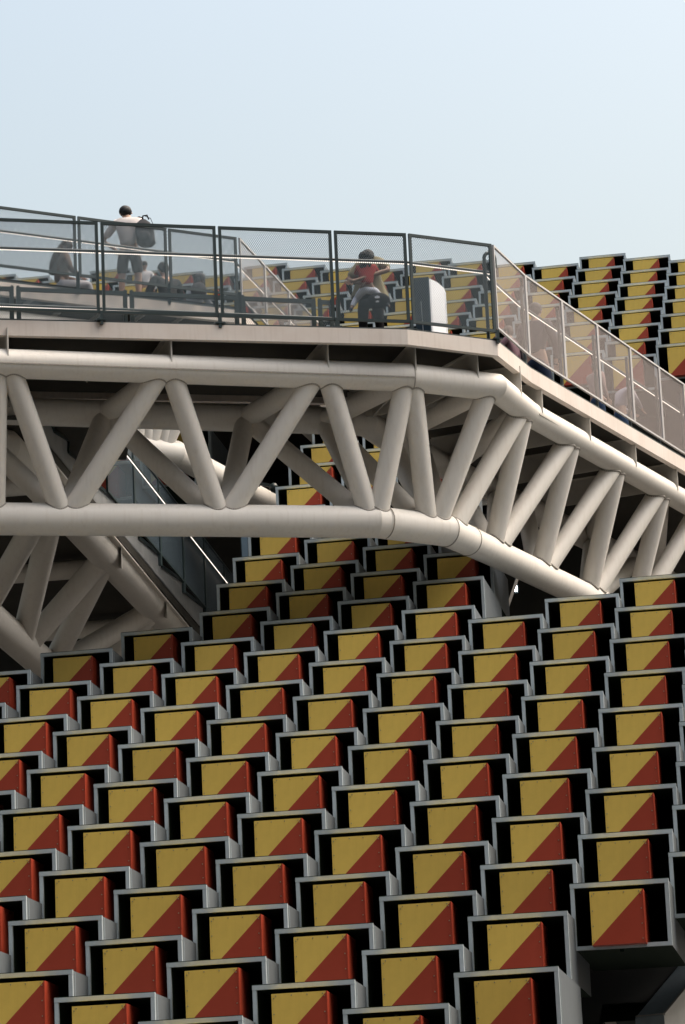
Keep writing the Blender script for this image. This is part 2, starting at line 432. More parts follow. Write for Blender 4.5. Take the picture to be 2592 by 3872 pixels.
def seg_axis(P, p):
    best = min(range(len(P)-1), key=lambda k: abs((P[k+1]-P[k]).normalized().dot((p-P[k]).normalized())-1) + (0 if 0 <= (p-P[k]).dot((P[k+1]-P[k]).normalized()) <= (P[k+1]-P[k]).length+.01 else 5))
    return P[best+1]-P[best]
for (tp, bp) in near:
    a = T(tp) if tp > -500 else ext(T(0), T(600), .95)
    b = Bm(bp) if bp > -300 else ext(Bm(0), Bm(600), .55)
    if a is None or b is None: continue
    diag(a, b, RDG)
    bead(b, a, RDG, seg_axis(BCp, b), RB-.003); bead(a, b, RDG, seg_axis(TCp, a), RT-.003)
part(wj, 'weld_bead', BR)
farl = [(-180, -20), (-180, 252), (400, 240), (400, 835), (930, 850), (930, 1402), (1225, 1424), (1225, 1618), (1470, 1645), (1600, 1690), (1700, 1858), (1880, 1872), (1985, 2035), (2160, 2052), (2240, 2220), (2400, 2240), (2480, 2400)]
for (tp, bp) in farl:
    a = Fm(tp); b = Bm(bp)
    if a is None or b is None: continue
    diag(a, b, .15)
for (n_, f_) in ((25, -180), (631, 400), (1204, 930), (1547, 1225), (1856, 1470), (1976, 1700), (2157, 1985), (2329, 2240), (2498, 2480)):
    a, b = T(n_), Fm(f_)
    if a and b:
        mb = MB(); mb.tube([a, b], .16, steel, n=20, caps=False); part(mb, 'cross_strut', BR)
# cross beams (thin fins over the chord, carrying the deck)
for px in (21, 638, 1229, 1559, 1783, 1926, 2008, 2191, 2365, 2523):
    a = T(px)
    if a is None: continue
    ax = seg_axis(TCp, a).normalized(); n = Vector((-ax.y, ax.x, 0))
    mb = MB(); zb = ztc+.02; zt_ = zfb+.11; o = a-n*.20
    w = far_w+.40; prof = [(0, zt_), (0, zt_-.10), (.10, zb+.10), (.22, zb-.02), (.42, zb), (.9, zt_-.22), (w-.9, zt_-.22), (w-.42, zb), (w-.2, zb), (w, zt_-.1), (w, zt_)]
    pts = [Vector((o.x+n.x*s_, o.y+n.y*s_, z_)) for s_, z_ in prof]
    prof[1] = (0, zb-.10)
    pts = [Vector((o.x+n.x*s_, o.y+n.y*s_, z_)) for s_, z_ in [(0, zt_), (0.0, zb-.02), (.22, zb), (.45, zb+.02), (w, zb+.02), (w, zt_)]]
    mb.prism(pts, ax*.018, plate)
    mb.box(o-ax*.07+Z*(zt_-.02-o.z)+n*.05, ax*.16, n*(w-.1), Z*.02, plate)
    part(mb, 'cross_beam', BR)

# ------------------------------------------------------------------ railings
def rail_panel(root, a, b, z0, z1, scr, frame, fw_=.045, inset=.02, name='guard_panel'):
    """framed screen between plan points a and b"""
    a = Vector((a.x, a.y, 0)); b = Vector((b.x, b.y, 0)); u = (b-a).normalized(); a = a+u*inset; b = b-u*inset
    L_ = (b-a).length; n = Vector((-u.y, u.x, 0)); mb = MB(); t = .035
    mb.box(a+Z*(z1-fw_)-n*t/2, u*L_, n*t, Z*fw_, frame); mb.box(a+Z*z0-n*t/2, u*L_, n*t, Z*fw_, frame)
    mb.box(a+Z*(z0+fw_)-n*t/2, u*fw_, n*t, Z*(z1-z0-2*fw_), frame); mb.box(b-u*fw_+Z*(z0+fw_)-n*t/2, u*fw_, n*t, Z*(z1-z0-2*fw_), frame)
    p = part(mb, name, root)
    mb = MB(); q = [a+u*fw_*.8+Z*(z0+fw_*.8), b-u*fw_*.8+Z*(z0+fw_*.8), b-u*fw_*.8+Z*(z1-fw_*.8), a+u*fw_*.8+Z*(z1-fw_*.8)]
    uv = [((v_-a).dot(u), v_.z) for v_ in q]; mb.face(q, scr, uv=uv)
    s_ = mb.build('mesh_screen', p, origin=root.location); s_.location = (0, 0, 0)
    return p
def handrail(root, pts, z, n_in, frame=dark_metal, lit=True, r=.022):
    P = [Vector((p.x, p.y, z)) for p in offs([Vector((q.x, q.y, 0)) for q in pts], n_in)]
    mb = MB(); mb.tube(P, r, frame, n=10); h = part(mb, 'handrail', root)
    if lit:
        mb = MB()
        for a, b in zip(P[:-1], P[1:]): mb.bar(a-Z*(r+.004), b-Z*(r+.004), .012, .010, led)
        s_ = mb.build('light_strip', h, origin=root.location); s_.location = (0, 0, 0)
RP = [lvl(x, y, zr) for x, y in ((-60, 828), (1541, 888), (1862, 929))]
NR = thing('mesh_railing', 'dark green diamond mesh railing along the front edge of the footbridge', 'railing', (Fp[1].x, Fp[1].y, zf))
def along(P, px):
    return on_poly(P, px, 0)
RPz = [Vector((p.x, p.y, zr)) for p in RP]
posts = [-250, 375, 820, 1258, 1540, 1862]
zpb = lvl(0, 0, 1).z
zpb = at(376, 1181.6, lvl(367, 846, zr).y).z
pp = [RPz[0] if px == -250 else (RPz[-1] if px == 1862 else along(RPz, px)) for px in posts]
pp[0] = ext(RPz[0], RPz[1], .2)
for a, b in zip(pp[:-1], pp[1:]): rail_panel(NR, a, b, zpb-.02, zr+.02, mesh_m, dark_metal, .042)
for p in pp[1:]:
    mb = MB(); q = Vector((p.x, p.y, 0)); mb.cbox((q.x, q.y, (zpb+zf)/2-.01), .045, .06, zpb-zf+.06, dark_metal, math.radians(14)); mb.cbox((q.x, q.y, zf+.03), .14, .08, .02, dark_metal, math.radians(14)); part(mb, 'post', NR)
zh = at(500, 955, lvl(500, 851, zr).y+.1).z
handrail(NR, [pp[0], RPz[1], RPz[2]], zh, .12)
mb = MB(); q = offs([RPz[1], RPz[2]], .1)[1]                      # hooped end of the handrail
arc = [Vector((q.x-.08*math.cos(a), q.y-.03*math.cos(a), zr-.16+.08*math.sin(a))) for a in [0, .5, 1, 1.57, 2.1, 2.6, 3.14]]
mb.tube([Vector((arc[0].x, arc[0].y, zf))]+arc+[Vector((arc[-1].x, arc[-1].y, zr-.3))], .028, dark_metal, n=10); part(mb, 'rail_hoop', NR)

# beige perforated guard on the receding arm
PG = thing('perforated_guard', 'beige perforated sheet guard along the receding right arm of the footbridge', 'railing', (Fp[3].x, Fp[3].y, zf))
gp = [(1863, 930), (1984, 1044), (2131, 1137), (2265, 1228), (2388, 1314), (2492, 1390), (2592, 1453)]
GP = [lvl(x, y, zr) for x, y in gp]
d_ = (GP[-1]-GP[2]).normalized(); 
GP = GP[:2]+[GP[1]+d_*((p-GP[1]).dot(d_)) for p in GP[2:]]
GP += [GP[-1]+d_*1.6, GP[-1]+d_*3.2]
zpb2 = at(2150, 1435, GP[2].y).z
for a, b in zip(GP[:-1], GP[1:]): rail_panel(PG, a, b, zpb2, zr+.02, perf_m, light_metal, .028, .006)
for p in GP[1:]:
    mb = MB(); q = p+Vector((-.06, .03, 0)); mb.cbox((q.x, q.y, (zr-.15+zf)/2), .05, .035, zr-.15-zf, dark_metal, math.radians(64)); part(mb, 'post', PG)
zh2 = at(2131, 1243, GP[2].y+.1).z
handrail(PG, GP, zh2, .13, dark_metal)

# far side railing of the near bridge
FR = thing('mesh_railing', 'dark railing on the far side of the footbridge deck behind the front one', 'railing', (Gp[1].x, Gp[1].y, zf))
BPt = [lvl(x, y, zr) for x, y in ((-80, 1088), (57, 1093), (486, 1109.5), (907, 1128), (1198, 1141), (1265, 1144.5))]
zrf = zr-.0
for a, b in zip(BPt[:-1], BPt[1:]):
    rail_panel(FR, a, b, zf+.15, zrf+.03, mesh_m, dark_metal, .065)
for p in BPt[1:]:
    mb = MB()
    for o_ in (-.045, .045): mb.cbox((p.x+o_, p.y+o_*.25, (zf+zrf)/2), .042, .05, zrf-zf+.1, dark_metal, math.radians(14))
    part(mb, 'post', FR)
zh3 = at(351, 1185, lvl(486, 1109.5, zr).y).z
handrail(FR, BPt, zh3, -.10)

# ------------------------------------------------------------------ upper walkway behind (C)
YC = 54.0; zc = at(281, 821, YC).z
CP = [lvl(x, y, zc) for x, y in ((0, 784), (905, 903), (1183, 1200))]
CP[0] = ext(CP[0], CP[1], .25); CP[2] = ext(CP[2], CP[1], 1.5)
zcf = at(249, 1095.5, lvl(249, 817, zc).y).z; zcd = zcf+.28; zcb = zcf-.235
UW = thing('upper_walkway', 'higher walkway crossing behind the railings where people stand and sit', 'walkway', (CP[1].x, CP[1].y, 0))
CG = offs(CP, 3.2)
mb = MB()
for k in range(2):
    a, b, c, d = [Vector((p.x, p.y, zcf-.14)) for p in (CP[k], CP[k+1], CG[k+1], CG[k])]
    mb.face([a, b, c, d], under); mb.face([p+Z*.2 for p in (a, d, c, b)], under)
part(mb, 'deck_slab', UW)
for P in (CP, CG):
    for k in range(2):
        mb = MB(); a, b = Vector((P[k].x, P[k].y, zcb)), Vector((P[k+1].x, P[k+1].y, zcb)); u = (b-a).normalized(); n = Vector((-u.y, u.x, 0))
        s_ = 1 if P is CP else -1
        mb.box(a, u*(b-a).length, n*.1*s_, Z*(zcf-zcb), fascia_m); mb.box(a+Z*(zcf-zcb)+n*.02*s_, u*(b-a).length, n*.06*s_, Z*.04, dark_edge)
        part(mb, 'fascia', UW)
ri = offs(CP, .35); 
def zset(P, z): return [Vector((p.x, p.y, z)) for p in P]
dz_tc = zf-ztc; dz_bc = zf-zbc
mb = MB(); mb.tube(zset(ri, zcf-dz_tc), .2, steel); part(mb, 'top_chord', UW)
mb = MB(); mb.tube(zset(offs(CP, 2.7), zcf-dz_tc), .2, steel); part(mb, 'top_chord', UW)
zcbc = at(580, 1703, 55.7).z
cb = [lvl(x, y, zcbc) for x, y in ((330, 1665), (663, 1714), (813, 1795))]
cb[2] = ext(cb[2], cb[1], 3); cb[0] = ext(cb[0], cb[1], .4)
mb = MB(); mb.tube(cb, .225, steel); part(mb, 'bottom_chord', UW)
tcz = zset(ri, zcf-dz_tc)
for k in range(9):
    f0 = k/9; a = cb[0].lerp(cb[1], f0); b = tcz[0].lerp(tcz[1], min(1, f0+.06)); c = tcz[0].lerp(tcz[1], max(0, f0-.1))
    for q in (b, c):
        mb = MB(); mb.tube([a, q], .15, steel, n=16, caps=False); part(mb, 'diagonal', UW)
for k in range(8):
    p = CP[0].lerp(CP[1], (k+.5)/8); u = (CP[1]-CP[0]).normalized(); n = Vector((-u.y, u.x, 0)); mb = MB()
    mb.box(Vector((p.x, p.y, zcf-dz_tc*.35))+n*.1, u*.03, n*2.8, Z*(dz_tc*.33), plate); part(mb, 'cross_beam', UW)
CR = thing('mesh_railing', 'thin dark mesh railing of the higher walkway against the sky', 'railing', (CP[1].x, CP[1].y, zcf))
cpx = [(-160, 763), (290, 822), (633, 868), (898, 902.5)]
cq = [lvl(x, y, zc) for x, y in cpx]
for a, b in zip(cq[:-1], cq[1:]): rail_panel(CR, a, b, zcd-.02, zc+.02, mesh_m, dark_metal, .045)
zch = at(277, 899.5, YC).z
handrail(CR, cq, zch, .12)
for p in cq[1:]:
    mb = MB(); mb.cbox((p.x, p.y, (zcf+zcd)/2), .06, .06, zcd-zcf+.1, dark_metal); part(mb, 'post', CR)
CG2 = thing('perforated_guard', 'pinkish perforated guard descending behind the front mesh railing', 'railing', (CP[1].x, CP[1].y, zcf))
dd = (CP[2]-CP[1]).normalized(); q = [CP[1]+dd*s_ for s_ in (0, 1.6, 3.2, 4.8, 6.4, 8.0)]
for a, b in zip(q[:-1], q[1:]): rail_panel(CG2, a, b, zcf+.2, zc+.02, perf_m, light_metal, .035, .006)
handrail(CG2, q, zch, .13)

# ------------------------------------------------------------------ lower covered walkway at the left (D)
zD = at(680, 2400, 61).z
D_px = [(20, 1690), (83, 1744), (488, 2207), (680, 2400)]
DC = [lvl(x, y, zD) for x, y in D_px]; dD = (DC[3]-DC[1]).normalized()
DW = thing('stair_bridge', 'lower truss bridge with stepped pale side disappearing behind the boxes', 'bridge', (DC[2].x, DC[2].y, 0))
DCp = [ext(DC[0], lvl(90, 1700, zD), 5) if 0 else lvl(-140, 1668, zD), DC[0], DC[3]+dD*2.5]
mb = MB(); mb.tube(DCp, .26, steel); part(mb, 'top_chord', DW)
zDb = at(86, 2420, DC[2].y-2.0).z
DB = [lvl(x, y, zDb) for x, y in ((-70, 2335), (86, 2442))]; DBd = dD
DBp = [DB[1]-DBd*9, DB[1]+DBd*9]
mb = MB(); mb.tube(DBp, .27, steel); part(mb, 'bottom_chord', DW)
def Dt(px): return on_poly(DCp, px, 0)
def Db(px):
    return on_poly(DBp, px, 0)
for tp, bp in ((400, 95), (405, 190), (210, 82), (190, -60), (585, 190), (585, 300)):
    a, b = Dt(tp), Db(bp)
    if a and b:
        mb = MB(); mb.tube([a, b], .19, steel, n=20, caps=False); part(mb, 'diagonal', DW)
for tp in (150, 440, 640):
    a = Dt(tp); n = Vector((-dD.y, dD.x, 0)); 
    mb = MB(); mb.tube([a, a+n*(-3.2)], .19, steel, n=16, caps=False) if 0 else mb.tube([a, a-n*-3.0], .16, steel, n=16, caps=False); part(mb, 'cross_strut', DW)
# brackets, edge beam and stepped side panel in a vertical plane beyond the chord
zS = at(755, 2367, 61.5).z
def sp(px, py, yoff=0):                          # point on the side panel's vertical plane
    P0 = lvl(755, 2367, zS); nrm = Vector((dD.y, -dD.x, 0)); d = ray(px, py); t = (P0-EYE).dot(nrm)/d.dot(nrm); return EYE+d*t
nD = Vector((-dD.y, dD.x, 0))
steps = [(140, 1560), (175, 1560), (203, 1632), (257, 1665), (255, 1707), (265, 1717), (345, 1780), (347, 1815), (365, 1833), (435, 1893), (437, 1925), (522, 1998), (522, 2031), (606, 2103), (608, 2141), (692, 2201), (691, 2235), (768, 2296), (768, 2340), (755, 2367)]
mb = MB(); poly = [sp(*p) for p in steps]+[sp(471, 2025), sp(166, 1657), sp(60, 1530)]
mb.face(poly, concrete); mb.face([p-nD*-.12 for p in reversed(poly)], concrete)
part(mb, 'stepped_side', DW)
mb = MB()
st2 = steps[1:-2]
for a, b in zip(st2[:-1], st2[1:]): mb.bar(sp(*a)-nD*.02, sp(*b)-nD*.02, .03, .05, dark_metal)
part(mb, 'edge_trim', DW)
mb = MB(); mb.box(sp(166, 1668)-nD*.02, (sp(755, 2378)-sp(166, 1668)), nD*.3, Z*-.16, under); mb.box(sp(166, 1705)-nD*.02, (sp(755, 2420)-sp(166, 1705)), nD*.2, Z*-.03, steel); part(mb, 'edge_beam', DW)
for (px, py, h_) in ((458, 2029, .5), (629, 2226, .5), (290, 1830, .5)):
    a = sp(px, py); b = Dt(px-20)
    mb = MB(); mb.prism([a, a-Z*.55, b+Z*.0, b+Z*.3], dD*.03, plate); part(mb, 'bracket', DW)
# deck underside of D, dark
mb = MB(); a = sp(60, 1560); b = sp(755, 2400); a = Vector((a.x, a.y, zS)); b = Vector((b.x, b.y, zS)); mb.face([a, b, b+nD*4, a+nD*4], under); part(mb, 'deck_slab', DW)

DG = thing('perforated_guard', 'dark perforated guard with a lit handrail beside the stepped pale side', 'railing', (DC[2].x+1, DC[2].y, zD))
zg = at(878, 2172, 63).z
g0 = lvl(769, 2031, zg); g1 = lvl(878, 2172, zg); gd = (g1-g0).normalized(); 
gq = [g0-gd*8.8, g0-gd*6.6, g0-gd*4.4, g0-gd*2.2, g0, g0+gd*2.2, g0+gd*4.4]
zgb = zg-1.35
for a, b in zip(gq[:-1], gq[1:]): rail_panel(DG, a, b, zgb, zg, perf_d, dark_metal, .03, .006)
zgh = at(826, 2210, g1.y-1.2).z
zgh = zg-.42
handrail(DG, gq, zgh, -.1)
for p in gq[1:]:
    mb = MB(); mb.cbox((p.x, p.y, (zg+zgb)/2-.2), .09, .05, zg-zgb, dark_metal, math.radians(80)); part(mb, 'post', DG)

# ------------------------------------------------------------------ building core, ground
mb = MB(); mb.cbox((0, 5, 0), 600, 600, .02, ground_m); mb.face([Vector((-900, -900, -.02)), Vector((900, -900, -.02)), Vector((900, 1600, -.02)), Vector((-900, 1600, -.02))], ground_m)
struct(mb, 'ground')
CO = thing('pavilion_core', 'dark unlit interior wall of the pavilion behind the boxes', 'building', (0, 72, 0))
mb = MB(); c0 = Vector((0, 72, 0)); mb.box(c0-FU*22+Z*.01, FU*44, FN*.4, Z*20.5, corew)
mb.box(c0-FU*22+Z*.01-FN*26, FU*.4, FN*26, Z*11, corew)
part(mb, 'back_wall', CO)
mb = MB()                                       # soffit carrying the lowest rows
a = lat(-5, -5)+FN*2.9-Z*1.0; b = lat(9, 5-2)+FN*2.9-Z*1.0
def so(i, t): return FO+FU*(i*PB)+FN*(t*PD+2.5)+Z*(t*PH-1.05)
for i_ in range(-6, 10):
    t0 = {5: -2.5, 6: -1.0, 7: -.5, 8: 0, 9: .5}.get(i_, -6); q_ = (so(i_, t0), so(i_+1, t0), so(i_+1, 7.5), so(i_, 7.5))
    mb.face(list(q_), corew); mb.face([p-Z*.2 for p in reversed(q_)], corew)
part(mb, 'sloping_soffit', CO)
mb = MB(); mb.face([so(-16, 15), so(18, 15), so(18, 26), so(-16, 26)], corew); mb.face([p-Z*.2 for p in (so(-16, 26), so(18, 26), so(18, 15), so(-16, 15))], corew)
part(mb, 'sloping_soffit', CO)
# unseen block behind the camera with side wings, added only as shade
NB = thing('neighbouring_building', 'tall grey pavilion standing opposite, behind the photographer', 'building', (0, -14, 0))
nbm = mat('neighbour_cladding', (.10, .10, .095), .8, noise=.2, nscale=.3); nbg = mat('neighbour_glass', (.03, .04, .045), .15)
mb = MB(); mb.box((-60, -30, 0), Vector((104, 0, 0)), Vector((0, 14, 0)), Z*66, nbm); part(mb, 'front_block', NB)
mb = MB(); mb.box((32, -15.9, 0), Vector((12, 0, 0)), Vector((0, 62, 0)), Z*26, nbm); part(mb, 'side_wing', NB)
mb = MB(); mb.box((-42, -15.9, 0), Vector((12, 0, 0)), Vector((0, 70, 0)), Z*44, nbm); part(mb, 'side_wing', NB)
mb = MB()
for k in range(24):
    for f_ in range(16): mb.box((-58+4.2*k, -15.99, 1.5+4*f_), Vector((3, 0, 0)), Vector((0, .05, 0)), Z*2.4, nbg)
part(mb, 'glazing', NB)

# ------------------------------------------------------------------ small things on and round the bridge
def zdepth(P): return (P-EYE).dot(fw)
K = thing('information_totem', 'blue grey information totem with white lit face and sloping top on the bridge deck', 'totem', (0, 0, 0))
k0 = at(1574, 1240, 47.6); k1 = at(1629, 1240, 46.9); k2 = at(1694, 1240, 47.5)
tt1 = mat('totem_side', (.03, .055, .075), .85, spec=.1); tt2 = mat('totem_face', (.78, .80, .84), .3, emit=(.9, .95, 1, .06)); tt3 = mat('totem_trim', (.62, .66, .70), .35)
K.location = Vector((k1.x, k1.y, zf))
def up_(p, z): return Vector((p.x, p.y, z))
zk = at(1622, 1047, 46.9).z; zk2 = at(1690, 1108, 47.5).z; back = k0+(k2-k1)
mb = MB(); mb.prism([up_(k0, zf), up_(k1, zf), up_(k1, zk), up_(k0, at(1574, 1051, 47.6).z)], (k2-k1)*.06, tt1); part(mb, 'side_panel', K)
mb = MB(); e = (k2-k1); m_ = k1+e*.5; kk = k1+e*.07; mb.prism([up_(kk, zf), up_(k2, zf), up_(k2, zk2), up_(k1+e*.9, zk2+.06), up_(m_, at(1655, 1066, 47.2).z), up_(kk, zk-.01)], (k0-k1)*.985, tt2); part(mb, 'cabinet', K)
mb = MB(); q_ = (k1-k0).normalized()*.004
mb.bar(up_(k1, zf)+q_+e*.12, up_(k1, zk-.02)+q_+e*.12, .006, .006, tt3); mb.bar(up_(k2, zf)+q_-e*.06, up_(k2, zk2)+q_-e*.06, .006, .006, tt3)
mb.bar(up_(k0.lerp(k1, .55), zf)-e.normalized()*.006, up_(k0.lerp(k1, .45), zk-.25)-e.normalized()*.006, .008, .008, tt3); part(mb, 'edge_trim', K)
# security camera on the corner of a box
p = at(1036, 1844, 58.5)
SCM = thing('security_camera', 'small black dome security camera on a box corner behind the truss', 'camera', p)
mb = MB(); mb.ball(p, .085, .085, .09, dark_metal, 14, 8); part(mb, 'dome', SCM)
mb = MB(); mb.bar(p+Z*.03, p+Vector((-.3, .1, .12)), .05, .06, dark_metal); mb.cbox(p+Vector((-.32, .1, .12)), .14, .1, .1, dark_metal); part(mb, 'bracket', SCM)
p = at(1953, 2226, 60)
LP = thing('work_light', 'small bright white lamp in the dark opening under the bridge', 'lamp', p)
mb = MB(); mb.cbox(p, .035, .03, .10, mat('lamp_glow', (1, 1, 1), .5, emit=(.9, .95, 1, 6))); mb.cbox(p+Vector((-.025, .0, -.03)), .04, .03, .03, MATS['lamp_glow']); part(mb, 'lens', LP)
mb = MB(); mb.cbox(p+Vector((0, .04, 0)), .08, .05, .16, dark_metal); mb.bar(p+Vector((0, .05, .08)), p+Vector((0, .05, .8)), .03, .03, dark_metal); part(mb, 'bracket', LP)
# steel inside the opening under the bridge
for (x0, y0, x1, y1, Y, w_, nm) in ((1900, 2330, 1935, 2130, 56, .10, ''), (1905, 2330, 1990, 2160, 57, .05, '')):
    pass
ST = thing('steel_column', 'dim grey steel column standing inside the opening beside the bridge end', 'column', at(1915, 2340, 57))
mb = MB(); a = at(1905, 2340, 57); b = at(1885, 2120, 57); mb.bar(a, b+Z*0, .16, .16, plate, upv=Vector((0, 1, 0))); part(mb, 'shaft', ST)
mb = MB(); mb.bar(at(1905, 2340, 57.2), at(1960, 2180, 57.2), .05, .05, plate, upv=Vector((0, 1, 0))); part(mb, 'brace', ST)
BP = thing('steel_post', 'blue grey post beside the highest left box under the bridge', 'post', at(926, 2110, 52.4))
mb = MB(); a = at(929, 2125, 53.5); b = at(923, 1990, 53.5); mb.bar(a, b, .10, .06, mat('blue_grey_steel', (.10, .15, .19), .5), upv=Vector((0, 1, 0))); mb.bar(at(918, 2125, 53.6), at(912, 1990, 53.6), .04, .06, dark_metal, upv=Vector((0, 1, 0))); mb.cbox(a, .2, .1, .03, dark_metal); mb.build('steel_post_body', BP, origin=BP.location).name = 'shaft'
# lower right corner: girder, brace and corrugated sheet under the boxes
GR = thing('box_girder', 'pale blue grey box girder rising at the lower right corner', 'girder', at(2450, 3860, 41))
A1, A2, A3 = at(2403, 3848, 37.6), at(2512, 3838, 37.2), at(2600, 3740, 38.6)
up_v = at(2573, 3645, 38.9)-A1; down = Z*-1.0
gm = mat('girder_paint', (.36, .44, .50), .5, noise=.15, nscale=3, streak=.2); gm2 = mat('girder_paint_warm', (.52, .50, .47), .5, noise=.15, nscale=3)
B1, B2 = A1+up_v*2.2, A2+up_v*2.2
mb = MB(); mb.face([A1, A2, B2, B1], gm); mb.face([A1, A1+down, A2+down, A2], gm); mb.face([A2, A2+down, B2+down, B2], gm2); mb.face([A1, B1, B1+down, A1+down], gm); mb.face([A1+down, B1+down, B2+down, A2+down], gm); mb.face([B1, B2, B2+down, B1+down], gm); part(mb, 'web', GR)
mb = MB(); mb.bar(A1+up_v*.02, A2+up_v*.02, .02, .02, gm2); mb.bar(A2+Z*.006, B2+Z*.006, .03, .02, gm2); part(mb, 'flange', GR)
BRC = thing('diagonal_brace', 'dim grey flat brace leaning in the dark below the lowest boxes', 'brace', at(2280, 3800, 46))
mb = MB(); mb.bar(at(2235, 3735, 46), at(2345, 3930, 46), .13, .05, plate, upv=Vector((0, 1, 0))); part(mb, 'flat_bar', BRC)
mb = MB(); mb.cbox(at(2240, 3745, 46.05), .3, .04, .3, plate); part(mb, 'end_plate', BRC)
CS = thing('corrugated_sheet', 'dim corrugated metal sheet in the dark below the lowest boxes', 'sheet', at(2430, 3800, 47))
mb = MB(); cm = mat('corrugated_metal', (.30, .30, .26), .5, noise=.3, nscale=4); a = at(2385, 3790, 47.5); top = at(2392, 3744, 47.5); wv = at(2470, 3744, 47.5)-top; rows = []
for z_ in (0, 1):
    rows.append([top+wv*(k/44)+Vector((0, .03*math.cos(k*math.pi), 0))-Z*(z_*.42) for k in range(45)])
mb.grid(rows, cm, closed=False, smooth=False); rows2 = [[p_+Vector((0, .04, 0)) for p_ in r_] for r_ in rows]; mb.grid(rows2, cm, closed=False, smooth=False); part(mb, 'sheet', CS)
mb = MB(); mb.bar(top+Z*.02, top+wv+Z*.02, .05, .04, plate); part(mb, 'rail', CS)


# ------------------------------------------------------------------ people
import bmesh
def skin_mesh(name, chains, m, root=None, levels=1):
    """chains: list of lists of (point, radius); points shared by identical coordinates are joined"""
    bm = bmesh.new(); lay = bm.verts.layers.skin.verify(); idx = {}
    def V(p, r):
        k = tuple(round(c, 4) for c in p)
        if k not in idx:
            v = bm.verts.new(p); v[lay].radius = (r, r); idx[k] = v
        return idx[k]
    first = []
    for ch in chains:
        vs = [V(p, r) for p, r in ch]
        for a, b in zip(vs[:-1], vs[1:]):
            if bm.edges.get((a, b)) is None: bm.edges.new((a, b))
        first.append(vs[0])
    # one root per island
    seen = set()
    for v in first:
        if v in seen: continue
        v[lay].use_root = True; st = [v]
        while st:
            q = st.pop()
            if q in seen: continue
            seen.add(q)
            for e in q.link_edges: st.append(e.other_vert(q))
    me = bpy.data.meshes.new(name); bm.to_mesh(me); bm.free(); ob = bpy.data.objects.new(name, me); COL.objects.link(ob)
    md = ob.modifiers.new('skin', 'SKIN'); md.use_smooth_shade = True; sb = ob.modifiers.new('sub', 'SUBSURF'); sb.levels = sb.render_levels = levels
    dg = bpy.context.evaluated_depsgraph_get(); dg.update(); me2 = bpy.data.meshes.new_from_object(ob.evaluated_get(dg)); ob.modifiers.clear(); ob.data = me2
    me2.materials.clear(); me2.materials.append(m); me2.polygons.foreach_set('use_smooth', [True]*len(me2.polygons))
    return ob
skin_a = mat('skin_warm', (.42, .26, .19), .6); skin_b = mat('skin_brown', (.20, .115, .075), .6); hair_k = mat('black_hair', (.012, .011, .012), .7, noise=.5, nscale=60); hair_b = mat('brown_hair', (.05, .03, .02), .7, noise=.5, nscale=60)
eye_m = mat('eye', (.02, .015, .015), .3); lip_m = mat('lip', (.28, .10, .09), .5)
def cloth(n, c): return mat(n, c, .85, spec=.2, noise=.15, nscale=9, bump=.2, bscale=45)
def hand(w_, d, side, r=.0085):
    """five unequal, slightly curled fingers rooted in the palm"""
    d = Vector(d).normalized(); w_ = Vector(w_); n = Vector((0, -1, 0)) if abs(d.y) < .8 else Vector((0, 0, -1)); s_ = d.cross(n).normalized(); n = s_.cross(d)*-1; res = []
    for k, ln in enumerate((.062, .072, .068, .052)):
        o = w_+d*.045+s_*(k-1.5)*.019; res.append([(o, r), (o+d*.045, r), (o+d*(.045+ln*.5)+n*.012, r*.95), (o+d*(.04+ln*.85)+n*.034, r*.8)])
    o = w_+d*.02-s_*.022*side; res.append([(o, r*1.2), (o-s_*.03*side+d*.025+n*.008, r*1.1), (o-s_*.036*side+d*.055+n*.02, r*.9)])
    return res
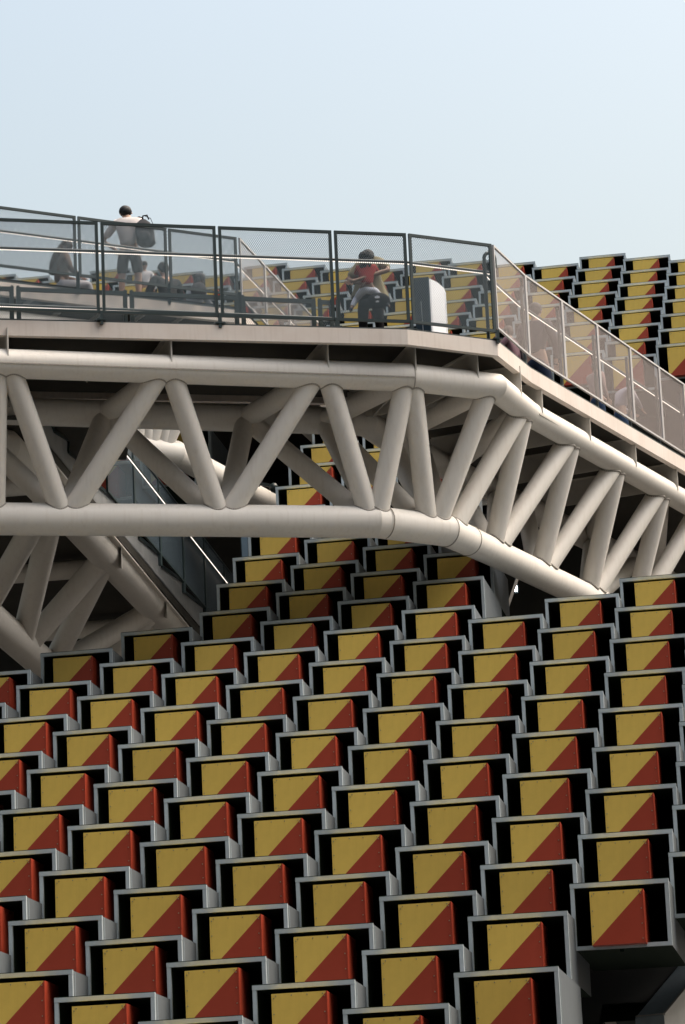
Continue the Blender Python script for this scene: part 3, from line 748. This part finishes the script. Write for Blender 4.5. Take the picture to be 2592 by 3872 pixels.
def person(label, loc, rz, J, skin, top_m, bot_m, hair_m, scale=1., long_sleeve=False, shorts=False, shoe_m=None, hair='short', pose='stand', group=None, skirt=False, ripple=0):
    R = thing('person', label, 'person', loc, rz, group); R.scale = (scale,)*3
    g = lambda k: Vector(J[k])
    pel, sp_, ch, nb, hd = g('pel'), g('spine'), g('chest'), g('neck'), g('head')
    hu = (hd-nb).normalized()
    if 'look' in J: fwd = Vector(J['look']).normalized()
    else: fwd = Vector((0, 1, 0))
    body = [[(pel, .115), (sp_, .105), (ch, .125), (nb-hu*.03, .06), (nb+hu*.05, .052), (hd-hu*.02+fwd*.012, .072), (hd+hu*.05, .093), (hd+hu*.12-fwd*.008, .072)]]
    limbs = {}
    for sd in ('l', 'r'):
        sh, el, wr, hp, kn, an, to = [g(k+sd) for k in ('sh', 'el', 'wr', 'hp', 'kn', 'an', 'to')]
        fd = (wr-el).normalized()
        body.append([(ch, .125), (sh, .055), (sh.lerp(el, .5), .047), (el, .038), (wr.lerp(el, .5), .036), (wr, .024), (wr+fd*.05, .03)])
        body.append([(pel, .115), (hp, .085), (hp.lerp(kn, .5), .075), (kn, .055), (kn.lerp(an, .4), .052), (an, .035), (to, .03)])
        body += hand(wr+fd*.015, fd, 1 if sd == 'r' else -1)
        limbs[sd] = (sh, el, wr, hp, kn, an, to)
    nose = hd+fwd*.088+hu*.005
    body.append([(nose+hu*.03-fwd*.012, .011), (nose, .016), (nose-hu*.012-fwd*.004, .012)])
    sdv = fwd.cross(hu).normalized()
    for s_ in (-1, 1):
        e_ = hd+sdv*.088*s_+hu*.015; body.append([(e_+hu*.02, .012), (e_-hu*.015-fwd*.004, .01)])
    b = skin_mesh('body', body, skin); b.parent = R
    mb = MB()
    for s_ in (-1, 1): mb.ball(hd+fwd*.083+sdv*.031*s_+hu*.03, .011, .009, .008, eye_m, 8, 5)
    o = mb.build('eyes', R)
    mb = MB(); mb.ball(hd+fwd*.086-hu*.035, .022, .01, .007, lip_m, 8, 5); mb.build('mouth', R)
    # clothes
    ch_ = [[(pel+Vector((0, 0, .03)), .145), (sp_, .138), (ch, .15), (nb-hu*.05, .085)]]
    for sd in ('l', 'r'):
        sh, el, wr = limbs[sd][:3]; end = wr.lerp(el, .06) if long_sleeve else sh.lerp(el, .85)
        c = [(ch, .15), (sh, .078), (sh.lerp(el, .5), .068)]
        if long_sleeve: c += [(el, .056), (end, .042)]
        else: c += [(end, .062)]
        ch_.append(c)
    o = skin_mesh('top', ch_, top_m, levels=2); o.parent = R
    ch_ = [[(sp_.lerp(pel, .7), .133), (pel, .14)]]
    for sd in ('l', 'r'):
        hp, kn, an = limbs[sd][3:6]; c = [(pel, .14), (hp, .108), (hp.lerp(kn, .5), .095)]
        c += [(hp.lerp(kn, .93), .088)] if shorts else [(kn, .074), (an.lerp(kn, .12), .055)]
        ch_.append(c)
    o = skin_mesh('shorts' if shorts else 'trousers', ch_, bot_m, levels=2); o.parent = R
    for sd in ('l', 'r'):
        an, to = limbs[sd][5:7]; o = skin_mesh('shoe', [[(an+Vector((0, -.02, -.02)) if pose == 'stand' else an, .045), (an.lerp(to, .45)-Z*.015, .045), (to, .036)]], shoe_m or black_m); o.parent = R
    mb = MB()
    if hair == 'short':
        c = hd+hu*.07-fwd*.012; mb.ball(c, .096, .102, .098, hair_m, 20, 12, .05); mb.ball(hd+hu*.03-fwd*.045, .083, .065, .085, hair_m, 18, 10, .05)
    elif hair == 'long':
        mb.ball(hd+hu*.06-fwd*.015, .105, .108, .105, hair_m, 20, 12, .05)
        mb.tube([hd-fwd*.05+hu*.02, hd-fwd*.08-hu*.12, hd-fwd*.10-hu*.30, hd-fwd*.10-hu*.50], [.095, .11, .10, .05], hair_m, 14)
    elif hair == 'curly':
        for k in range(90):
            a_, b_ = random.uniform(0, 6.28), random.uniform(-.9, 1); rr = .12*math.sqrt(max(0, 1-b_*b_))+.01
            c = hd+hu*(.045+.115*b_)-fwd*.02+Vector((rr*math.cos(a_), rr*math.sin(a_)*.9, 0)); mb.ball(c, .034, .034, .03, hair_m, 7, 5, .3)
        for k in range(36):
            mb.ball(hd-hu*random.uniform(.06, .2)-fwd*random.uniform(.03, .1)+sdv*random.uniform(-.11, .11), .034, .034, .034, hair_m, 7, 5, .3)
        mb.ball(hd+hu*.05-fwd*.02, .11, .11, .12, hair_m, 14, 9)
    mb.build('hair', R)
    return R
def J_stand(**k):
    J = dict(pel=(0, 0, .95), spine=(0, 0, 1.12), chest=(0, .0, 1.33), neck=(0, .01, 1.50), head=(0, .035, 1.61),
             shl=(-.19, 0, 1.43), shr=(.19, 0, 1.43), ell=(-.25, -.02, 1.14), elr=(.25, -.02, 1.14), wrl=(-.25, .08, .90), wrr=(.25, .08, .90),
             hpl=(-.10, 0, .90), hpr=(.10, 0, .90), knl=(-.12, .02, .50), knr=(.12, .03, .50), anl=(-.13, -.02, .09), anr=(.13, -.02, .09), tol=(-.15, .14, .035), tor=(.15, .14, .035))
    J.update(k); return J
def J_sit(**k):
    J = dict(pel=(0, 0, .0), spine=(0, -.01, .18), chest=(0, .02, .40), neck=(0, .05, .57), head=(0, .09, .68),
             shl=(-.18, .02, .50), shr=(.18, .02, .50), ell=(-.26, .08, .24), elr=(.26, .08, .24), wrl=(-.12, .3, .16), wrr=(.12, .3, .16),
             hpl=(-.09, .03, -.01), hpr=(.09, .03, -.01), knl=(-.12, .45, .02), knr=(.12, .45, .02), anl=(-.12, .48, -.38), anr=(.12, .48, -.38), tol=(-.13, .62, -.43), tor=(.13, .62, -.43))
    J.update(k); return J
def stand_at(px, py_head, Y, height, dz=None):
    p = at(px, py_head, Y); return Vector((p.x, p.y, p.z-height))
# man with backpack on the upper walkway
YM = 55.4; hM = 1.93; loc = stand_at(484, 762, YM, hM)
shirt = cloth('pale_shirt', (.72, .66, .64)); dkshort = cloth('dark_shorts', (.055, .05, .05))
M = person('man in pale shirt and dark shorts seen from behind, taller than the railing', loc, math.radians(-4), J_stand(ell=(-.40, .06, 1.17), wrl=(-.24, .27, 1.08), elr=(.27, .08, 1.15), wrr=(.16, .28, 1.22), head=(-.035, .06, 1.60), look=(-.35, 1, -.25)), skin_a, shirt, dkshort, hair_k, hM/1.80, shorts=True, shoe_m=black_m)
M.scale = (hM/1.80*1.10, hM/1.80*1.05, hM/1.80)
BK = thing('backpack', 'grey backpack hanging from the right shoulder of the man in the pale shirt', 'backpack', loc+Vector((.25, -.17, 1.27)))
bkm = cloth('grey_pack', (.075, .075, .08)); strap_m = cloth('black_strap', (.012, .012, .013))
mb = MB(); rings = []
for k in range(9):
    f_ = k/8; zz = .25-f_*.50; ww = .16*math.sin(min(1, .35+f_*1.4)*1.5)+.01*random.random(); dd_ = .10*math.sin(min(1, .3+f_)*1.57)
    if k in (0, 8): ww *= .55; dd_ *= .6
    rings.append([Vector((.02+f_*.05+ww*math.copysign(abs(math.cos(a))**.6, math.cos(a)), dd_*math.copysign(abs(math.sin(a))**.6, math.sin(a)), zz)) for a in [2*math.pi*q/20 for q in range(20)]])
mb.grid(rings, bkm); mb.face(rings[0], bkm); mb.face(list(reversed(rings[-1])), bkm); mb.build('bag_body', BK)
mb = MB(); mb.tube([Vector(q) for q in ((-.10, .04, .16), (-.12, .10, .30), (-.06, .17, .36), (.0, .14, .33), (.04, .06, .22))], .017, strap_m, 8); mb.tube([Vector(q) for q in ((.0, 0, .24), (.02, 0, .32), (.09, 0, .33), (.12, 0, .25))], .012, strap_m, 8); mb.tube([Vector(q) for q in ((.06, .0, .31), (.15, 0, .27), (.19, 0, .16))], .006, strap_m, 6); mb.build('strap', BK)
mb = MB(); mb.ball((.03, -.09, -.08), .12, .035, .10, bkm, 14, 8); mb.build('pocket', BK)
# child in white behind the man
person('child in white top and yellow skirt partly hidden behind the man with the backpack', stand_at(545, 985, YM+.8, 1.12), math.radians(200), J_stand(ell=(-.3, .1, 1.15)), skin_a, cloth('white_top', (.62, .62, .66)), cloth('yellow_skirt', (.5, .38, .10)), hair_b, 1.12/1.80, long_sleeve=True, shoe_m=black_m)
for (px, py, Yb_, w_, nm) in ((232, 917, 55.0, 1.1, 'bench under the seated long haired girl'), (665, 1003, 55.7, 1.9, 'bench under the seated people near the fence post')):
    o_ = at(px, py, Yb_); zb_ = o_.z-.80-.13; bn = thing('bench', 'dark low ' + nm, 'bench', Vector((o_.x, o_.y, zcf-.02)))
    mb = MB(); mb.cbox((0, 0, zb_-zcf), w_, .42, .06, dark_edge, math.radians(29)); mb.build('seat', bn)
    for sx in (-.42, .42):
        mb = MB(); mb.cbox((sx*w_*math.cos(.5), sx*w_*math.sin(.5), (zb_-zcf)/2), .06, .36, max(.05, zb_-zcf-.02), dark_metal, math.radians(29)); mb.build('leg', bn)
# seated girl with long hair
person('girl with long brown hair sitting sideways on the upper walkway in a brown top', at(232, 917, 55.0)-Z*.80, math.radians(-70), J_sit(look=(0.2, 1, 0)), skin_a, cloth('brown_top', (.16, .11, .09)), cloth('pale_trousers', (.45, .44, .47)), hair_b, 1.02, long_sleeve=True, hair='long', pose='sit')
# seated person with mask
MP = person('seated person in dark jacket with blue face mask, beside the fence post', at(630, 1003, 55.6)-Z*.80, math.radians(35), J_sit(shl=(-.22, .02, .50), shr=(.22, .02, .50), ell=(-.33, .1, .22), elr=(.33, .1, .22), look=(.1, 1, -.1)), skin_a, cloth('dark_jacket', (.03, .028, .03)), dkshort, hair_k, 1.06, long_sleeve=True, pose='sit')
mb = MB(); mb.ball((0, .165, .66), .062, .045, .045, mat('blue_mask', (.25, .45, .62), .7), 12, 8); mb.build('face_mask', MP)
BG = thing('bag', 'dark handbag resting beside the seated person in the dark jacket', 'bag', at(752, 1100, 55.8))
mb = MB(); mb.ball((0, 0, 0), .14, .09, .16, cloth('dark_bag', (.05, .045, .05)), 14, 9, .05); mb.build('bag_body', BG)
mb = MB(); mb.tube([Vector((-.08, 0, .12)), Vector((-.05, 0, .27)), Vector((.04, 0, .28)), Vector((.08, 0, .12))], .010, strap_m, 8); mb.build('handle', BG)
person('person in pale striped top sitting beside the seated person with the face mask', at(738, 1035, 56.2)-Z*.78, math.radians(-60), J_sit(), skin_b, cloth('striped_top', (.30, .32, .36)), dkshort, hair_k, .95, long_sleeve=True, pose='sit')
# adult carrying a child near the totem
YA = 46.9; hA = 1.70; la = stand_at(1395, 1010, YA, hA); la.z = zf
khaki = cloth('khaki_shirt', (.24, .21, .13)); blk = cloth('black_trousers', (.010, .010, .012))
AD = person('adult in khaki shirt and black trousers facing us and carrying a child in red', la+Vector((0, .02, 0)), math.radians(176), J_stand(ell=(-.31, .22, 1.22), wrl=(.20, .40, 1.03), elr=(.31, .06, 1.16), wrr=(.12, .30, 1.02), head=(.0, .04, 1.50), look=(0, 1, -.3), shl=(-.19, 0, 1.42), shr=(.17, -.02, 1.38)), skin_b, khaki, blk, hair_k, 1.0, long_sleeve=False, shoe_m=black_m)
mb = MB(); rings = []
for k in range(8):
    f_ = k/7; zz = 1.22-f_*.34; w1 = .17+.11*f_; rings.append([Vector((w1*math.cos(a)+.012*math.sin(5*a)*f_, (.11+.05*f_)*math.sin(a)+.012*math.cos(7*a)*f_, zz+.03*math.sin(2*a)*f_)) for a in [2*math.pi*q/36 for q in range(36)]])
mb.grid(rings, khaki); mb.build('shirt_tail', AD)
lc = la+Vector((-.04, -.27, 0)); cz = at(1388, 952, YA-.27).z-zf
wht = cloth('white_leggings', (.60, .63, .72)); redt = cloth('red_top', (.30, .035, .03))
CJ = dict(pel=(0, 0, 0), spine=(0, 0, .15), chest=(0, .01, .36), neck=(0, .03, .53), head=(0, .03, .66), shl=(-.18, .02, .46), shr=(.18, .02, .46), ell=(-.24, .16, .34), elr=(.24, .16, .34), wrl=(-.14, .36, .46), wrr=(.14, .36, .46),
          hpl=(-.10, .02, -.03), hpr=(.10, .02, -.03), knl=(-.25, .20, -.16), knr=(.25, .20, -.12), anl=(-.36, .02, -.42), anr=(.40, .02, -.36), tol=(-.38, -.06, -.52), tor=(.47, -.06, -.48))
person('child with curly black hair in a red top carried on the arm of the adult', lc+Z*(cz-.56), math.radians(-3), CJ, skin_b, redt, wht, hair_k, .68, pose='sit', hair='curly', shoe_m=cloth('dark_shoe', (.02, .025, .035)))
BB = thing('shoulder_bag', 'black bag with a white three-leaf emblem worn by the adult carrying the child', 'bag', la+Vector((.12, -.27, .74)))
mb = MB(); mb.ball((0, 0, 0), .17, .06, .12, cloth('black_nylon', (.010, .012, .016)), 20, 12, .03); mb.ball((-.17, .02, -.04), .12, .06, .08, MATS['black_nylon'], 14, 9, .04); mb.build('bag_body', BB)
mb = MB(); wm = mat('white_print', (.7, .72, .78), .6)
for a_ in (-.75, 0, .75):
    ce = Vector((-.02+.028*math.sin(a_), -.078, .005+.028*math.cos(a_))); L2 = .036; W2 = .015; dv_ = Vector((math.sin(a_), 0, math.cos(a_))); sv = Vector((dv_.z, 0, -dv_.x))
    mb.prism([ce-dv_*L2*.6, ce-dv_*.005+sv*W2, ce+dv_*L2*.35+sv*W2*.8, ce+dv_*L2*.75, ce+dv_*L2*.35-sv*W2*.8, ce-dv_*.005-sv*W2], Vector((0, .004, 0)), wm)
for k in range(3): mb.box((-.045, -.079, -.032-.009*k), Vector((.05, 0, 0)), Vector((0, .004, 0)), Z*.005, wm)
mb.build('emblem', BB)
mb = MB(); mb.tube([Vector(q) for q in ((-.15, 0, .06), (-.2, .12, .35), (-.12, .2, .6))], .012, strap_m, 8); mb.build('strap', BB)
# people behind the beige perforated guard
def arm(px, pyh, Y, h, label, rz, J, sk, tm, bm_, hm, **kw):
    p = at(px, pyh, Y); hh = p.z-zf; return person(label, Vector((p.x, p.y, zf)), math.radians(rz), J, sk, tm, bm_, hm, hh/1.80, **kw)
arm(2018, 1135, 51.2, 1.75, 'man in dark jacket walking behind the beige perforated guard, tallest silhouette there', -30, J_stand(ell=(-.3, .05, 1.15), elr=(.3, 0, 1.15)), skin_a, cloth('grey_jacket', (.06, .055, .065)), cloth('dark_jeans', (.02, .03, .06)), hair_k, long_sleeve=True)
arm(1928, 1225, 50.3, 1.3, 'child beside the man in dark jacket, just right of the mesh corner', 60, J_stand(ell=(-.32, .15, 1.2)), skin_a, cloth('plum_top', (.14, .08, .10)), cloth('blue_denim', (.05, .09, .17)), hair_b, long_sleeve=True)
arm(2248, 1360, 52.3, 1.3, 'child in pale top and blue jeans behind the third beige guard panel', -50, J_stand(ell=(-.3, .2, 1.2), wrl=(-.1, .35, 1.0)), skin_a, cloth('rose_top', (.35, .25, .24)), MATS['blue_denim'], hair_b, long_sleeve=True)
arm(2335, 1405, 53.3, 1.3, 'stooping person in lilac grey top and blue trousers behind the fourth guard panel', -60, J_stand(spine=(0, .04, 1.12), chest=(0, .12, 1.31), neck=(0, .22, 1.44), head=(0, .30, 1.52), shl=(-.2, .14, 1.38), shr=(.2, .14, 1.38), ell=(-.28, .25, 1.12), elr=(.28, .25, 1.12), wrl=(-.18, .42, 1.0), wrr=(.18, .42, 1.0)), skin_a, cloth('lilac_top', (.36, .33, .38)), MATS['blue_denim'], hair_k, long_sleeve=True)

# ------------------------------------------------------------------ light, sky, camera
w = bpy.data.worlds.new('World'); sc.world = w; w.use_nodes = True; nt = w.node_tree
bg = nt.nodes['Background']; sky = nt.nodes.new('ShaderNodeTexSky'); sky.sky_type = 'NISHITA'; sky.sun_disc = False
SUN_EL, SUN_AZ = 63, 13                        # azimuth counter-clockwise from +X
sky.sun_elevation = math.radians(SUN_EL); sky.sun_rotation = math.radians(90-SUN_AZ)
sky.air_density = 1.9; sky.dust_density = 10; sky.ozone_density = .6; sky.altitude = 0
nt.links.new(sky.outputs['Color'], bg.inputs['Color']); bg.inputs['Strength'].default_value = .12
sl = bpy.data.lights.new('sun', 'SUN'); sl.energy = 1.9; sl.angle = math.radians(75); sl.color = (1, .97, .94)
so_ = bpy.data.objects.new('sun', sl); COL.objects.link(so_); so_.location = (40, 10, 60)
dv = Vector((math.cos(math.radians(SUN_EL))*math.cos(math.radians(SUN_AZ)), math.cos(math.radians(SUN_EL))*math.sin(math.radians(SUN_AZ)), math.sin(math.radians(SUN_EL))))
so_.rotation_euler = dv.to_track_quat('Z', 'Y').to_euler()
cd = bpy.data.cameras.new('camera'); cam = bpy.data.objects.new('camera', cd); COL.objects.link(cam); sc.camera = cam
cd.sensor_fit = 'VERTICAL'; cd.sensor_height = 24; cd.lens = F/3872*24; cd.clip_start = .5; cd.clip_end = 3000
cam.matrix_world = Matrix.Translation(EYE) @ Matrix((R2, U2, -fw)).transposed().to_4x4()
sc.view_settings.view_transform = 'Standard'; sc.view_settings.look = 'None'; sc.view_settings.gamma = 1; sc.view_settings.exposure = 1.05
sc.cycles.transparent_max_bounces = 24; sc.cycles.max_bounces = 6
